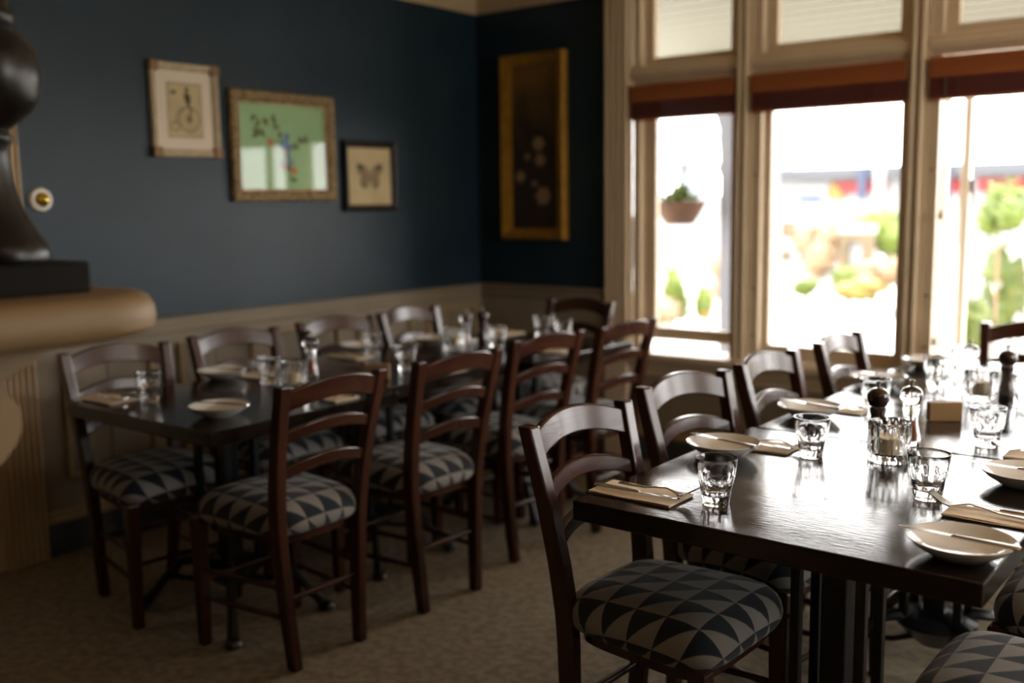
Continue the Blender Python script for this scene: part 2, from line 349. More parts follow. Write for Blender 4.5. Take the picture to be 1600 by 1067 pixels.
# blinds drawn up
blab = ['red cedar blind drawn up in the first window beside the corner', 'red cedar blind drawn up in the wide middle window', 'red cedar blind drawn up in the right window with open sash', 'red cedar blind drawn up in the furthest right window']
for i, (a, b) in enumerate(bays[:3]):
    t = empty('window_blind', ((a+b)/2, -.03, 1.8), label=blab[i], cat='blind', group='drawn up wooden blinds')
    a2, b2 = a+.004-(a+b)/2, b-.004-(a+b)/2
    MB().box(a2, b2, -.012, .0, .088, .175).build('valance', 'blind', t, bevel=.004)
    MB().box(a2+.006, b2-.006, .003, .05, .118, .172).build('head_rail', 'blind', t)
    s = MB(); z = .008
    while z < .118: s.box(a2+.006, b2-.006, -.009+random.uniform(-.001,.001), .040, z, z+.0034); z += .0044
    s.build('slat_stack', 'slatb', t); MB().box(a2+.014, b2-.014, -.008, .042, -.004, .007).build('bottom_rail', 'blind', t, bevel=.003)
    s = MB()
    for xx in (a2+.12, b2-.12): s.box(xx-.002, xx+.002, -.0095, -.0085, -.004, .088)
    s.build('ladder_tape', 'cord', t)
    if i == 2:
        for xx, zt in ((2.632-(a+b)/2, -.47), (2.628-(a+b)/2, -1.02)):
            MB().tube([(xx, -.014, .09), (xx, -.014, zt)], .0016, 5).build('pull_cord', 'cord', t)
            MB().lathe([(.002,0),(.008,-.012),(.010,-.03),(.007,-.042),(.003,-.045)], 10, (xx, -.014, zt)).build('cord_tassel', 'cord', t)

# ------------------------------------------------------------------ chairs
def post_x(z):   # centre line of the rear leg / back post, in the chair's own frame
    P = [(0, -.202), (.20, -.190), (.42, -.185), (.55, -.198), (.70, -.226), (.88, -.272)]
    for (z0, x0), (z1, x1) in zip(P, P[1:]):
        if z <= z1:
            t = (z-z0)/(z1-z0); t2 = t
            return x0+(x1-x0)*t2
    return P[-1][1]
def post_y(z): return .132+(.190-.132)*(z/.88)
def make_chair():
    root = empty('dining_chair', cat='chair')
    for s_ in (-1, 1):          # rear legs run up as back posts
        b = MB(); rings = []
        for k in range(15):
            z = .884*k/14; x = (post_x(z-.03)+post_x(z)+post_x(z+.03))/3 if .03 < z < .85 else post_x(min(z,.88)); y = s_*post_y(z)
            wx = .019+.004*math.sin(min(1, z/.45)*pi/2) - (.004*max(0, z-.5)/.38); wy = .0165+.002*min(1, z/.4)
            rings.append([(x-wx, y-wy, z), (x+wx, y-wy, z), (x+wx, y+wy, z), (x-wx, y+wy, z)])
        b.loft(rings); o = b.build('leg', 'wood', root, bevel=.005)
    for s_ in (-1, 1):          # front legs
        b = MB(); rings = []
        for k in range(5):
            z = .425*k/4; w = .0165+.005*z/.425
            x, y = .176, s_*.184
            rings.append([(x-w, y-w, z), (x+w, y-w, z), (x+w, y+w, z), (x-w, y+w, z)])
        b.loft(rings); b.build('leg', 'wood', root, bevel=.005)
    def rail_(z0, z1, arch, name, bow=.036):
        b = MB(); N = 18; rings = []
        for k in range(N+1):
            t = -1+2*k/N; q = 1-t*t; zz = (z0+z1)/2
            hw = post_y(zz)-.008; y = t*hw; lo, hi = z0+arch*q*.95, z1+arch*q
            xl, xh = post_x(z0)-bow*q, post_x(z1)-bow*q
            th = .0095
            rings.append([(xl-th, y, lo), (xl+th, y, lo), (xh+th, y, hi), (xh-th, y, hi)])
        b.loft(rings); b.build(name, 'slat', root, bevel=.004, smooth=True, angle=50)
    rail_(.800, .862, .034, 'crest_rail'); rail_(.700, .738, .034, 'back_slat'); rail_(.590, .628, .034, 'back_slat')
    # seat frame
    def outline(inset, n=64):
        pts = []
        for i in range(n):
            a = 2*pi*i/n; c, s_ = cos(a), sin(a); e = 2/5.0
            X = abs(c)**e*(1 if c > 0 else -1); Y = abs(s_)**e*(1 if s_ > 0 else -1)
            x = -.004+X*(.209-inset); t = (x+.213)/.418
            hw = (.178+(.214-.178)*t)-inset; pts.append((x, Y*hw))
        return pts
    fo = outline(.03)
    b = MB(); b.prism(fo, .385, .418); b.build('seat_frame', 'wood', root, smooth=True, angle=50)
    # upholstered seat with a UV that follows the cloth over the edge
    prof = [(.21,.520),(.15,.520),(.10,.518),(.065,.513),(.04,.505),(.022,.494),(.010,.480),(.003,.464),(.0,.446),(.003,.429),(.010,.417),(.026,.411)]
    rings = []; uvs = []
    for k, (ins, z) in enumerate(prof):
        if ins >= .2: o_ = [(.005+(x-.005)*.02, y*.02) for x, y in outline(.06)]
        elif ins >= .1:
            g = outline(.06); sc_ = {.15: .45, .10: .80}[ins]; o_ = [(.005+(x-.005)*sc_, y*sc_) for x, y in g]
        else: o_ = outline(ins)
        ring = [(x, y, z) for x, y in o_]
        if k == 0: uvs.append([(x, y) for x, y in o_])
        else:
            row = []
            for i, (x, y) in enumerate(o_):
                px, py, pz = rings[-1][i]; dx, dy = x-px, y-py; d3 = sqrt(dx*dx+dy*dy+(z-pz)**2)
                g0 = outline(.0)[i]; g1 = outline(.03)[i]; nx, ny = g0[0]-g1[0], g0[1]-g1[1]; nl = sqrt(nx*nx+ny*ny) or 1
                if ins >= .04: row.append((x, y))
                else: row.append((uvs[-1][i][0]+nx/nl*d3, uvs[-1][i][1]+ny/nl*d3))
            uvs.append(row)
        rings.append(ring)
    b = MB(); b.loft(rings)
    me_uv = {}
    n = len(rings[0]); flat = [q for row in uvs for q in row]
    o = b.build('seat', 'fabric', root, smooth=True, angle=80)
    ul = o.data.uv_layers.new(name='UVMap')
    for lp in o.data.loops: ul.data[lp.index].uv = flat[lp.vertex_index]
    # stretchers
    def st(a, c, rr=.0085): MB().tube([a, tuple((a[i]+c[i])/2 for i in range(3)), c], [rr*.8, rr*1.1, rr*.8], 10).build('stretcher', 'wood', root, smooth=True)
    for s_ in (-1, 1):
        for z in (.16, .255): st((-.190, s_*post_y(z), z), (.176, s_*.184, z))
    st((.176, -.184, .215), (.176, .184, .215)); st((-.189, -post_y(.22), .22), (-.189, post_y(.22), .22), .010)
    return root
chair = make_chair(); cs = []
gR = 'chairs along the near table row'; gL = 'chairs along the far table row'
CH = [(2.822,-2.675,-2,'dark ladder-back chair at near corner of right-hand table, patterned seat fully in view',gR),
 (2.800,-2.140,-8,'ladder-back chair directly behind the near corner chair on the right-hand table',gR),
 (2.825,-1.605,-1,'third ladder-back chair along the left side of the right-hand table',gR),
 (2.835,-1.01,0,'fourth ladder-back chair on the left of the right-hand table, nearest the middle window',gR),
 (3.585,-2.66,180,'chair at bottom right corner, only its patterned seat showing under the table',gR),
 (3.60,-2.08,180,'second chair on right side of right-hand table, dark seat just past table edge',gR),
 (3.60,-1.50,180,'third chair on the right side of the right-hand table, mostly out of frame',gR),
 (3.085,-.56,-90,'chair at the window end of the right-hand table, silhouetted against the garden',gR),
 (1.395,-2.66,180,'nearest reddish-brown ladder-back chair of the left-hand table, its back to us',gL),
 (1.41,-2.10,178,'second reddish chair with its back to us, right side of the left-hand table',gL),
 (1.36,-1.52,176,'third reddish chair with its back to us, left of the near corner chair',gL),
 (1.41,-1.035,178,'fourth reddish chair with its back to us, nearest the first window',gL),
 (.775,-2.70,-6,'ladder-back chair at far left against the wall, drawn up beside the door architrave',gL),
 (.765,-2.16,-4,'second ladder-back chair along the left wall, bright window shine on its back post',gL),
 (.765,-1.63,-8,'third ladder-back chair along the left wall, below the butterfly picture',gL),
 (.765,-1.12,2,'fourth ladder-back chair along the left wall, nearest the room corner',gL),
 (.955,-.62,-92,'chair at the far end of the left-hand table under the tall flower painting',gL)]
for x, y, a, lab, g in CH: place(chair, cs, (x, y, 0), radians(a), lab, g)

# ------------------------------------------------------------------ tables
def make_table(w, l, label, group, loc, ped=(0,0), rz=0):
    t = empty('dining_table', (loc[0], loc[1], 0), rz, label=label, cat='table', group=group)
    MB().box(-w/2, w/2, -l/2+.0025, l/2-.0025, .705, .75).build('tabletop', 'table', t, bevel=.004)
    px, py = ped
    p = MB(); p.box(px-.030, px+.030, py-.030, py+.030, .14, .70); p.build('column', 'iron', t, bevel=.004)
    for sx in (-1, 1):
        for sy in (-1, 1):
            MB().box(px+sx*.075-.012, px+sx*.075+.012, py+sy*.06-.012, py+sy*.06+.012, .16, .70).build('column_bar', 'iron', t, bevel=.003)
    q = MB(); q.box(px-.20, px+.20, py-.03, py+.03, .69, .705); q.box(px-.03, px+.03, py-.22, py+.22, .69, .7045); q.box(px-.1, px+.1, py-.085, py+.085, .685, .69); q.build('top_plate', 'iron', t)
    q = MB(); q.lathe([(.05,.10),(.075,.125),(.10,.15),(.115,.165),(.115,.175),(.09,.185),(.06,.20)], 20, (px, py, 0)); q.build('hub', 'iron', t, smooth=True)
    for sx in (-1, 1):
        for sy in (-1, 1):
            dx, dy = sx*.25, sy*.19
            pts = [(px+dx*k, py+dy*k, z) for k, z in ((.16,.155),(.35,.185),(.55,.175),(.75,.115),(.90,.055),(1.0,.022))]
            ft = MB(); ft.tube(pts, [.022,.018,.016,.015,.017,.021], 8); ft.build('foot', 'iron', t, smooth=True)
            d = MB(); pts2 = [(px+dx*k, py+dy*k, z) for k, z in ((.2,.12),(.4,.11),(.62,.12),(.75,.115))]; d.tube(pts2, .009, 6)
            d.build('brace', 'iron', t, smooth=True); d = MB()
            d.lathe([(.012,0),(.026,.004),(.030,.014),(.024,.026),(.010,.034)], 12, (px+dx*1.03, py+dy*1.03, 0)); d.build('claw', 'iron', t, smooth=True)
    return t
tg1, tg2 = 'right-hand row of pushed-together tables', 'left-hand row of pushed-together tables'
make_table(.832, .885, 'dark glossy table nearest the camera in the right-hand row', tg1, (3.119, -2.471), (.0, .03))
make_table(.832, .680, 'middle table of the right-hand row, holding the small wooden block', tg1, (3.130, -1.685))
make_table(.832, .885, 'far table of the right-hand row, next to the windows', tg1, (3.118, -.898))
make_table(.792, .765, 'near table of the left-hand row, closest to the door', tg2, (1.093, -2.592), (-.036, -.02))
make_table(.792, .765, 'middle table of the left-hand row, set slightly towards the wall', tg2, (1.006, -1.825), (0, -.09))
make_table(.792, .765, 'far table of the left-hand row, by the room corner', tg2, (1.085, -1.058))

# ------------------------------------------------------------------ tableware
TZ = .7505
def make_tumbler():
    t = empty('glass_tumbler', cat='glass')
    h = .100; n = 120; NF = 10
    def R_(z, th):
        if z > .050: rr = .0385+(.0445-.0385)*(z-.050)/(h-.050)
        elif z > .044: rr = .0345+(.0385-.0345)*(z-.044)/.006
        else: rr = .0285+(.0345-.0285)*(z/.044)
        ph = (th % (2*pi/NF))-pi/NF; ap = .0272+.0100*(z/.062)+(.10*max(0, z-.046))
        if z < .062 and z > .006: rr = min(rr, ap/cos(ph)*1.0)
        if z <= .006: rr = min(rr, .0290-.0015*(1-z/.006))
        return rr
    zs = [0,.002,.006,.009,.014,.02,.026,.032,.038,.042,.044,.047,.050,.053,.056,.059,.062,.070,.080,.092,.0985]
    rings = [[(R_(z, 2*pi*i/n)*cos(2*pi*i/n), R_(z, 2*pi*i/n)*sin(2*pi*i/n), z) for i in range(n)] for z in zs]
    for rr, z in ((.0438,.100),(.0425,.100),(.0418,.0985),(.0395,.077),(.0365,.055),(.0325,.040),(.0290,.027),(.0265,.021),(.020,.0185),(.008,.018)):
        rings.append([(rr*cos(2*pi*i/n), rr*sin(2*pi*i/n), z) for i in range(n)])
    b = MB(); b.loft(rings); b.build('glass_body', 'glass', t, smooth=True, angle=28)
    return t
def single(t):   # a thing of one mesh: drop the empty
    c = t.children[0]; c.parent = None; c.name = t.name.split('.')[0]; c['category'] = t['category']; bpy.data.objects.remove(t); c.name = {'glass_body': 'glass_tumbler'}.get(c.name, c.name); return c
tum = single(make_tumbler()); tum.name = 'glass_tumbler'; ts = []
gR2, gL2 = 'tumblers on the right-hand tables', 'tumblers on the left-hand tables'
TUM = [(2.965,-2.755,'faceted clear tumbler nearest the camera on the left edge, beside the folded napkin',gR2),
 (2.971,-2.255,'faceted clear tumbler left of the near ribbed candle glass',gR2),
 (3.312,-2.46,'faceted clear tumbler in front of the ribbed candle glass, by the near plate',gR2),
 (3.292,-1.89,'faceted clear tumbler just right of the small wooden block',gR2),
 (2.938,-1.09,'faceted clear tumbler at the far left edge of the right-hand tables, beside the far plate',gR2),
 (2.915,-1.63,'faceted clear tumbler partly hidden behind the near pepper mill',gR2),
 (3.262,-1.30,'faceted clear tumbler cut off by the right edge, past the far pepper mill',gR2),
 (2.955,-.84,'faceted clear tumbler behind the far clear salt mill, near the window',gR2),
 (.918,-2.80,'clear tumbler alone at the near left of the left-hand tables, by the wall chair napkin',gL2),
 (.985,-2.36,'clear tumbler left of the candle glass cluster on the near left-hand table',gL2),
 (.802,-1.665,'clear tumbler above and behind the orange-tan block on the left-hand tables',gL2),
 (1.195,-1.87,'clear tumbler right of the orange-tan block on the left-hand tables',gL2),
 (1.116,-1.215,'clear tumbler right of the far dark pepper mill on the left-hand tables',gL2),
 (1.044,-.79,'clear tumbler in front of the end chair under the flower painting',gL2),
 (1.20,-.84,'clear tumbler at the far right corner of the left-hand tables',gL2)]
for x, y, lab, g in TUM: place(tum, ts, (x, y, TZ), random.uniform(0, 6), lab, g)

def make_candle_glass():
    t = empty('candle_glass', cat='candle holder'); n = 144; NR = 18
    rings = []
    for z in [0,.003,.008,.014,.022,.030,.038,.046,.054,.062,.070,.078,.086,.092,.097]:
        ring = []
        for i in range(n):
            th = 2*pi*i/n; amp = 0 if z < .003 or z > .094 else .0028
            rr = .0485-.002*(z < .003)+amp*(abs(cos(NR*th/2))-.5)+(.0012*sin(z*190+ (int(th*NR/(2*pi))%2)*pi) if amp else 0)
            ring.append((rr*cos(th), rr*sin(th), z))
        rings.append(ring)
    for rr, z in ((.0475,.0985),(.0455,.0985),(.044,.096),(.043,.06),(.042,.022),(.038,.017),(.01,.016)):
        rings.append([(rr*cos(2*pi*i/n), rr*sin(2*pi*i/n), z) for i in range(n)])
    b = MB(); b.loft(rings); b.build('ribbed_glass', 'glass', t, smooth=True, angle=35)
    b = MB(); b.lathe([(.020,.0172),(.026,.0172),(.027,.020),(.027,.056),(.025,.058),(.01,.0565),(.004,.056)], 28); c = b.build('candle', 'wax', t, smooth=True)
    MB().tube([(0,0,.055),(.001,0,.066)], .0012, 6).build('wick', 'blackf', c)
    return t
cg = make_candle_glass(); cgs = []
for x, y, lab in ((3.139,-2.185,'ribbed glass holder with cream candle in front of the near pepper mill'), (3.121,-1.262,'ribbed glass holder with cream candle beside the far pepper mill near the window'),
                  (1.135,-2.37,'ribbed glass candle holder in the cluster on the near left-hand table'), (.975,-1.34,'ribbed glass candle holder on the far left-hand table beside the clear mill')):
    place(cg, cgs, (x, y, TZ), random.uniform(0, 6), lab, 'ribbed candle glasses on the tables')

def make_mill(glass):
    t = empty('salt_mill' if glass else 'pepper_mill', cat='salt mill' if glass else 'pepper mill')
    m = 'glass' if glass else 'mill'
    lower = [(.0235,0),(.0255,.004),(.0255,.018),(.0235,.030),(.0195,.048),(.0170,.064),(.0180,.080),(.0205,.092),(.0210,.100),(.0205,.103)]
    head = [(.0190,.1045),(.0225,.107),(.0235,.112),(.0275,.119),(.0290,.127),(.0275,.137),(.0215,.146),(.012,.151),(.006,.1525)]
    if glass:
        il = [(.012,.1015),(.0150,.085),(.0135,.064),(.0155,.046),(.019,.026),(.019,.010),(.006,.008)]
        MB().lathe(lower+il, 36).build('lower_body', m, t, smooth=True, angle=60)
        MB().lathe([(.0052,.0105),(.0180,.0105),(.0182,.024),(.0148,.044),(.0130,.060),(.004,.062)], 28).build('salt_fill', 'pink', t, smooth=True)
        MB().tube([(0,0,.060),(0,0,.104)], .0022, 8).build('spindle', 'chrome', t)
    else: MB().lathe(lower, 36).build('lower_body', m, t, smooth=True, angle=60)
    MB().lathe(head, 36).build('turning_head', m, t, smooth=True, angle=60)
    MB().lathe([(.004,.152),(.0035,.158),(.0032,.163),(.0075,.165),(.0080,.168),(.003,.170)], 16).build('finial_knob', 'chrome', t, smooth=True)
    return t
pm, sm = make_mill(False), make_mill(True); pms, sms = [], []
for x, y, lab in ((3.066,-2.055,'dark wooden pepper mill behind the near ribbed candle glass'), (3.178,-1.185,'dark wooden pepper mill at far right in front of the end chair'),
                  (.820,-2.045,'dark wooden pepper mill on the near left-hand table beside the clear mill'), (.975,-1.145,'dark wooden pepper mill on the far left-hand table')):
    place(pm, pms, (x, y, TZ), 0, lab, 'wooden pepper mills')
for x, y, lab in ((3.128,-1.985,'clear salt mill with reddish salt, right of the near pepper mill'), (3.05,-1.12,'clear salt mill behind the far ribbed candle glass'),
                  (.990,-2.165,'clear salt mill on the near left-hand table right of the wooden mill'), (.945,-1.225,'clear salt mill on the far left-hand table left of the wooden mill')):
    place(sm, sms, (x, y, TZ), 0, lab, 'clear salt mills')

plate = MB().lathe([(.020,.0),(.046,.0),(.049,.003),(.060,.008),(.080,.021),(.091,.0325),(.0925,.0342),(.0915,.0350),(.088,.0335),(.075,.0220),(.058,.0128),(.030,.0095),(.005,.0090)], 64).build('side_plate', 'china', smooth=True, angle=60)
plate['category'] = 'plate'
def make_knife():
    t = empty('butter_knife', cat='knife')
    b = MB(); rings = []      # handle along x
    for x, w, h in ((-.105,.006,.003),(-.102,.0085,.0042),(-.06,.0075,.0040),(-.02,.0060,.0038),(-.003,.0045,.0036),(.004,.0058,.0036),(.010,.0050,.0022)):
        rings.append([(x, w*cos(a), .0045+h*sin(a)) for a in [2*pi*i/12 for i in range(12)]])
    b.loft(rings); b.build('handle', 'steel', t, smooth=True)
    b = MB(); P = [(.008,-.0045),(.03,-.0065),(.07,-.0085),(.09,-.0080),(.103,-.003),(.106,.002),(.100,.005),(.06,.0062),(.008,.0045)]
    b.prism(P, .0037, .0052); b.build('blade', 'steel', t)
    return t
def make_fork():
    t = empty('fork', cat='fork')
    def zc(x): return .005+.012*math.exp(-((x-.02)/.03)**2)*.8+max(0, x-.068)*.62
    b = MB(); rings = []
    for x, w in ((-.10,.0055),(-.097,.0085),(-.07,.0075),(-.03,.0045),(.0,.0032),(.025,.0030),(.04,.0045),(.05,.0085),(.058,.0110),(.066,.0118)):
        z = zc(x); h = .0020
        rings.append([(x, w*cos(a), z+h*sin(a)) for a in [2*pi*i/12 for i in range(12)]])
    b.loft(rings); b.build('handle', 'steel', t, smooth=True)
    b = MB()
    for k in range(4):
        y = -.0105+.0070*k
        b.loft([[(x, y-w, zc(x)-.0014), (x, y+w, zc(x)-.0014), (x, y+w, zc(x)+.0014), (x, y-w, zc(x)+.0014)] for x, w in ((.060,.0032),(.075,.0025),(.090,.0022),(.106,.0012))])
    b.build('tines', 'steel', t)
    return t
def make_napkin():
    b = MB(); L, Wd = .205, .105
    for k, (dx, dy, w) in enumerate(((0,0,1),(.003,.002,.985),(.001,-.002,.99))):
        rings = []
        for i in range(9):
            x = -L/2*w+L*w*i/8+dx; zz = .0002+k*.0017+.0010*sin(i*.9+k)*(k > 0)
            rings.append([(x, -Wd/2*w+dy, zz), (x, Wd/2*w+dy, zz+.0003), (x, Wd/2*w+dy, zz+.0016), (x, -Wd/2*w+dy, zz+.0013)])
        b.loft(rings)
    o = b.build('paper_napkin', 'napkin', bevel=.0005); o['category'] = 'napkin'; return o
knife, fork, napkin = make_knife(), make_fork(), make_napkin()
ps, ks, fs, ns = [], [], [], []
# settings: kind, x, y, rotation
PL = [(3.468,-2.795,'white side plate at the near right corner of the right-hand table, knife laid across',-3,gR+'p'),
 (2.785,-2.365,'white side plate behind the nearest tumbler on the right-hand table',-13,''),
 (2.785,-1.805,'white side plate in front of the third chair on the right-hand tables',-13,''),
 (2.775,-1.19,'white side plate before the fourth chair on the right-hand tables, near the window',-10,''),
 (2.80,-.72,'white side plate at the far window end of the right-hand tables, beside a tumbler',-8,''),
 (3.455,-2.235,'white side plate at the right edge behind the napkin and fork',-3,''),
 (1.306,-2.805,'white side plate at the near corner of the left-hand table, knife across',20,''),
 (.74,-2.38,'white side plate before the second wall chair on the left-hand tables',10,''),
 (.655,-1.60,'white side plate before the third wall chair, behind the dark mill',10,''),
 (.78,-1.26,'white side plate before the fourth wall chair, left of the far candle glass',10,'')]
for x, y, lab, a, _ in PL:
    place(plate, ps, (x, y, TZ), 0, lab, 'white side plates')
    side = 180 if x > 3.3 or (1.2 < x < 1.5) else 180
    o = place(knife, ks, (x-.005, y-.008 if x > 3 else y, TZ+.0332), radians(side+a), 'steel knife laid across the '+lab.split(',')[0].replace('white side ',''), 'knives on side plates')
NP = [(2.800,-2.790,0,'tan paper napkin at the near left corner of the right-hand table, left of the tumbler',0),
 (2.815,-2.235,0,'tan paper napkin behind the plate of the second chair on the right-hand table',0),
 (2.80,-1.665,0,'tan paper napkin behind the plate of the third chair on the right-hand tables',0),
 (3.475,-2.52,180,'tan paper napkin at the right edge in front of the second plate',1),
 (3.46,-1.96,180,'tan paper napkin corner at the right edge beyond the second plate',1),
 (.765,-2.862,0,'tan paper napkin before the far left wall chair, beside its tumbler',0),
 (.83,-2.27,0,'tan paper napkin before the second wall chair',0),
 (.735,-1.74,0,'tan paper napkin before the third wall chair',0),
 (.80,-1.12,0,'tan paper napkin before the fourth wall chair',0),
 (1.353,-2.41,180,'tan paper napkin seen through the back of the nearest left-row chair',1),
 (1.29,-1.79,180,'tan paper napkin seen over the second left-row chair',1),
 (1.345,-1.14,180,'tan paper napkin seen through the back of the third left-row chair',1),
 (.84,-.82,-90,'tan paper napkin at the far corner end of the left-hand tables',0)]
for x, y, a, lab, right in NP:
    place(napkin, ns, (x, y, TZ), radians(a), lab, 'folded tan napkins')
    ca, sa = cos(radians(a)), sin(radians(a))
    dx, dy = .035, .012
    place(fork, fs, (x+ca*dx-sa*dy, y+sa*dx+ca*dy, TZ+.0072), radians(a-4), 'steel fork on the '+lab.split(',')[0].replace('tan paper ',''), 'forks on napkins')
    dx, dy = -.0, -.018
    place(knife, ks, (x+ca*dx-sa*dy, y+sa*dx+ca*dy, TZ+.0068), radians(a+1), 'steel knife on the '+lab.split(',')[0].replace('tan paper ',''), 'knives on napkins')

def make_block(x, y, rz, lab):
    o = MB().box(-.046, .046, -.014, .014, 0, .055).build('wooden_block', 'block', bevel=.002)
    o.location = (x, y, TZ); o.rotation_euler = (0,0,rz); tag(o, lab, 'table block', 'small wooden table blocks')
make_block(3.118, -1.645, radians(35), 'small tan wooden block standing on the middle right-hand table, in shade')
make_block(1.236, -2.065, radians(36), 'small orange-tan wooden block on the left-hand tables behind the nearest chair back')

# ------------------------------------------------------------------ pictures on the left wall
def frame_yz(t, y0, y1, z0, z1, w, d, m, name='frame', prof=None):
    """picture frame lying on the plane x=0 as four mitred sides of a profile"""
    prof = prof or [(0,0),(d*.7,0),(d,.18),(d*.8,.45),(d*.92,.62),(d*.55,.85),(d*.4,1),(0,1)]
    b = MB(); cy, cz = (y0+y1)/2, (z0+z1)/2; hy, hz = (y1-y0)/2, (z1-z0)/2
    rings = []
    for sy, sz in ((-1,-1),(1,-1),(1,1),(-1,1),(-1,-1)):
        rings.append([(x, sy*(hy-w*q), sz*(hz-w*q)) for x, q in prof])
    b.loft(rings, cap=False); o = b.build(name, m, t, smooth=True, angle=35); return o
def stroke(b, pts, w, x):
    """flat drawn line of width w on the plane x, points (y,z)"""
    for (a0, a1), (b0, b1) in zip(pts, pts[1:]):
        dy, dz = b0-a0, b1-a1; L = sqrt(dy*dy+dz*dz) or 1; ny, nz = -dz/L*w/2, dy/L*w/2
        b.add([(x,a0+ny,a1+nz),(x,a0-ny,a1-nz),(x,b0-ny,b1-nz),(x,b0+ny,b1+nz)], [(0,1,2,3)])
def blob(b, y, z, ry, rz_, x, ang=0, n=14, wob=.12):
    c, s_ = cos(ang), sin(ang); vs = []
    for i in range(n):
        a = 2*pi*i/n; k = 1+wob*sin(3*a+y*50); py, pz = ry*k*cos(a), rz_*k*sin(a); vs.append((x, y+py*c-pz*s_, z+py*s_+pz*c))
    b.add(vs, [tuple(range(n))])
# penny-farthing print
t = empty('framed_print', (0.001, -1.981, 1.803), label='cream-gilt framed sepia print of a rider on a high-wheel bicycle, topmost left picture', cat='picture')
fr1 = frame_yz(t, -.171, .171, -.199, .199, .034, .026, 'cgilt')
for sy in (-1, 1):
    for sz in (-1, 1): MB().box(.004, .031, sy*.152-.022, sy*.152+.022, sz*.180-.022, sz*.180+.022).build('corner_ornament', 'bronze', fr1, bevel=.006)
MB().box(0, .008, -.140, .140, -.168, .168).build('mount_board', 'matb', t)
pr = MB().box(.008, .009, -.088, .088, -.118, .118).build('print_sheet', 'paper', t)
b = MB(); stroke(b, [(-.084,-.114),(.084,-.114),(.084,.114),(-.084,.114),(-.084,-.114)], .004, .0094)
def circ(cy, cz, rr, n=24): return [(cy+rr*cos(2*pi*i/n), cz+rr*sin(2*pi*i/n)) for i in range(n+1)]
stroke(b, circ(.018,-.038,.052), .007, .0094); stroke(b, circ(-.052,-.068,.020), .006, .0094)
for k in range(10): stroke(b, [(.018,-.038),(.018+.052*cos(k*pi/5),-.038+.052*sin(k*pi/5))], .0025, .0094)
stroke(b, [(-.052,-.068),(-.045,-.02),(-.015,.012),(.02,.018)], .004, .0094); b.build('ink_drawing', 'ink2', pr)
b = MB(); blob(b, .014, .050, .016, .028, .0096, .2); blob(b, .012, .088, .009, .011, .0096); blob(b, -.055, .075, .014, .008, .0096); blob(b, .020, -.038, .012, .010, .0096); stroke(b, [(.014,.03),(.03,.0),(.02,-.03)], .009, .0096); b.build('ink_figure', 'ink', pr)
# floral picture
t = empty('framed_print', (0.001, -1.446, 1.662), label='wide gilt-framed mint green picture with printed flowers and window glare on its glass', cat='picture')
frame_yz(t, -.311, .311, -.253, .253, .050, .034, 'gilt'); 
fr2 = frame_yz(t, -.262, .262, -.204, .204, .010, .016, 'cgilt', 'inner_slip')
pr = MB().box(0, .006, -.254, .254, -.196, .196).build('print_sheet', 'mint', t)
b = MB(); rn = random.Random(3)
for (y, z) in ((-.17,.13),(-.14,.10),(-.155,.07),(-.12,.06),(-.10,.12),(-.06,.13),(-.045,.10),(-.02,.06),(.10,.03),(.13,.04),(.07,.01),(-.17,.05),(.03,-.10),(.045,-.15)):
    for k in range(2): blob(b, y+rn.uniform(-.01,.01), z+rn.uniform(-.01,.01), .020, .008, .0066, rn.uniform(0,3))
stroke(b, [(-.16,.08),(-.10,.04),(-.03,.02),(.02,.0),(.03,-.16)], .004, .0064); stroke(b, [(.02,0),(.06,.02),(.12,.035)], .003, .0064); b.build('printed_leaves', 'leafink', pr)
b = MB()
for (y, z, q) in ((.02,.05,.022),(.0,.01,.028),(.035,.0,.02),(.02,-.04,.018),(-.01,-.08,.02),(.04,-.07,.016)): blob(b, y, z, q*.8, q, .0070)
b.build('printed_blue_flowers', 'blueink', pr)
b = MB()
for (y, z, q) in ((.055,-.11,.018),(-.0,-.09,.012),(-.08,.02,.016),(.015,-.02,.010)): blob(b, y, z, q, q, .0074)
b.build('printed_red_flowers', 'redink', pr)
MB().box(.010, .0125, -.256, .256, -.198, .198).build('glass_front', 'pane', t)
# butterfly
t = empty('framed_print', (0.001, -.890, 1.531), label='small black-framed butterfly print, lowest picture on the left wall', cat='picture')
frame_yz(t, -.186, .186, -.180, .180, .034, .030, 'blackf')
pr = MB().box(0, .010, -.155, .155, -.150, .150).build('print_sheet', 'paper', t)
b = MB()
for s_ in (-1, 1):
    blob(b, s_*.050, .028, .050, .026, .0104, s_*.75, wob=.05); blob(b, s_*.038, -.028, .028, .032, .0104, s_*.4, wob=.05)
blob(b, 0, 0, .006, .034, .0108, wob=0); stroke(b, [(0,.03),(-.012,.052)], .0015, .0104); stroke(b, [(0,.03),(.012,.052)], .0015, .0104); b.build('ink_butterfly', 'ink', pr)
b = MB()
for s_ in (-1, 1): blob(b, s_*.040, .018, .030, .015, .0108, s_*.75, wob=.05); blob(b, s_*.036, -.026, .018, .021, .0108, s_*.4, wob=.05)
b.build('wing_spots', 'creamink', pr)
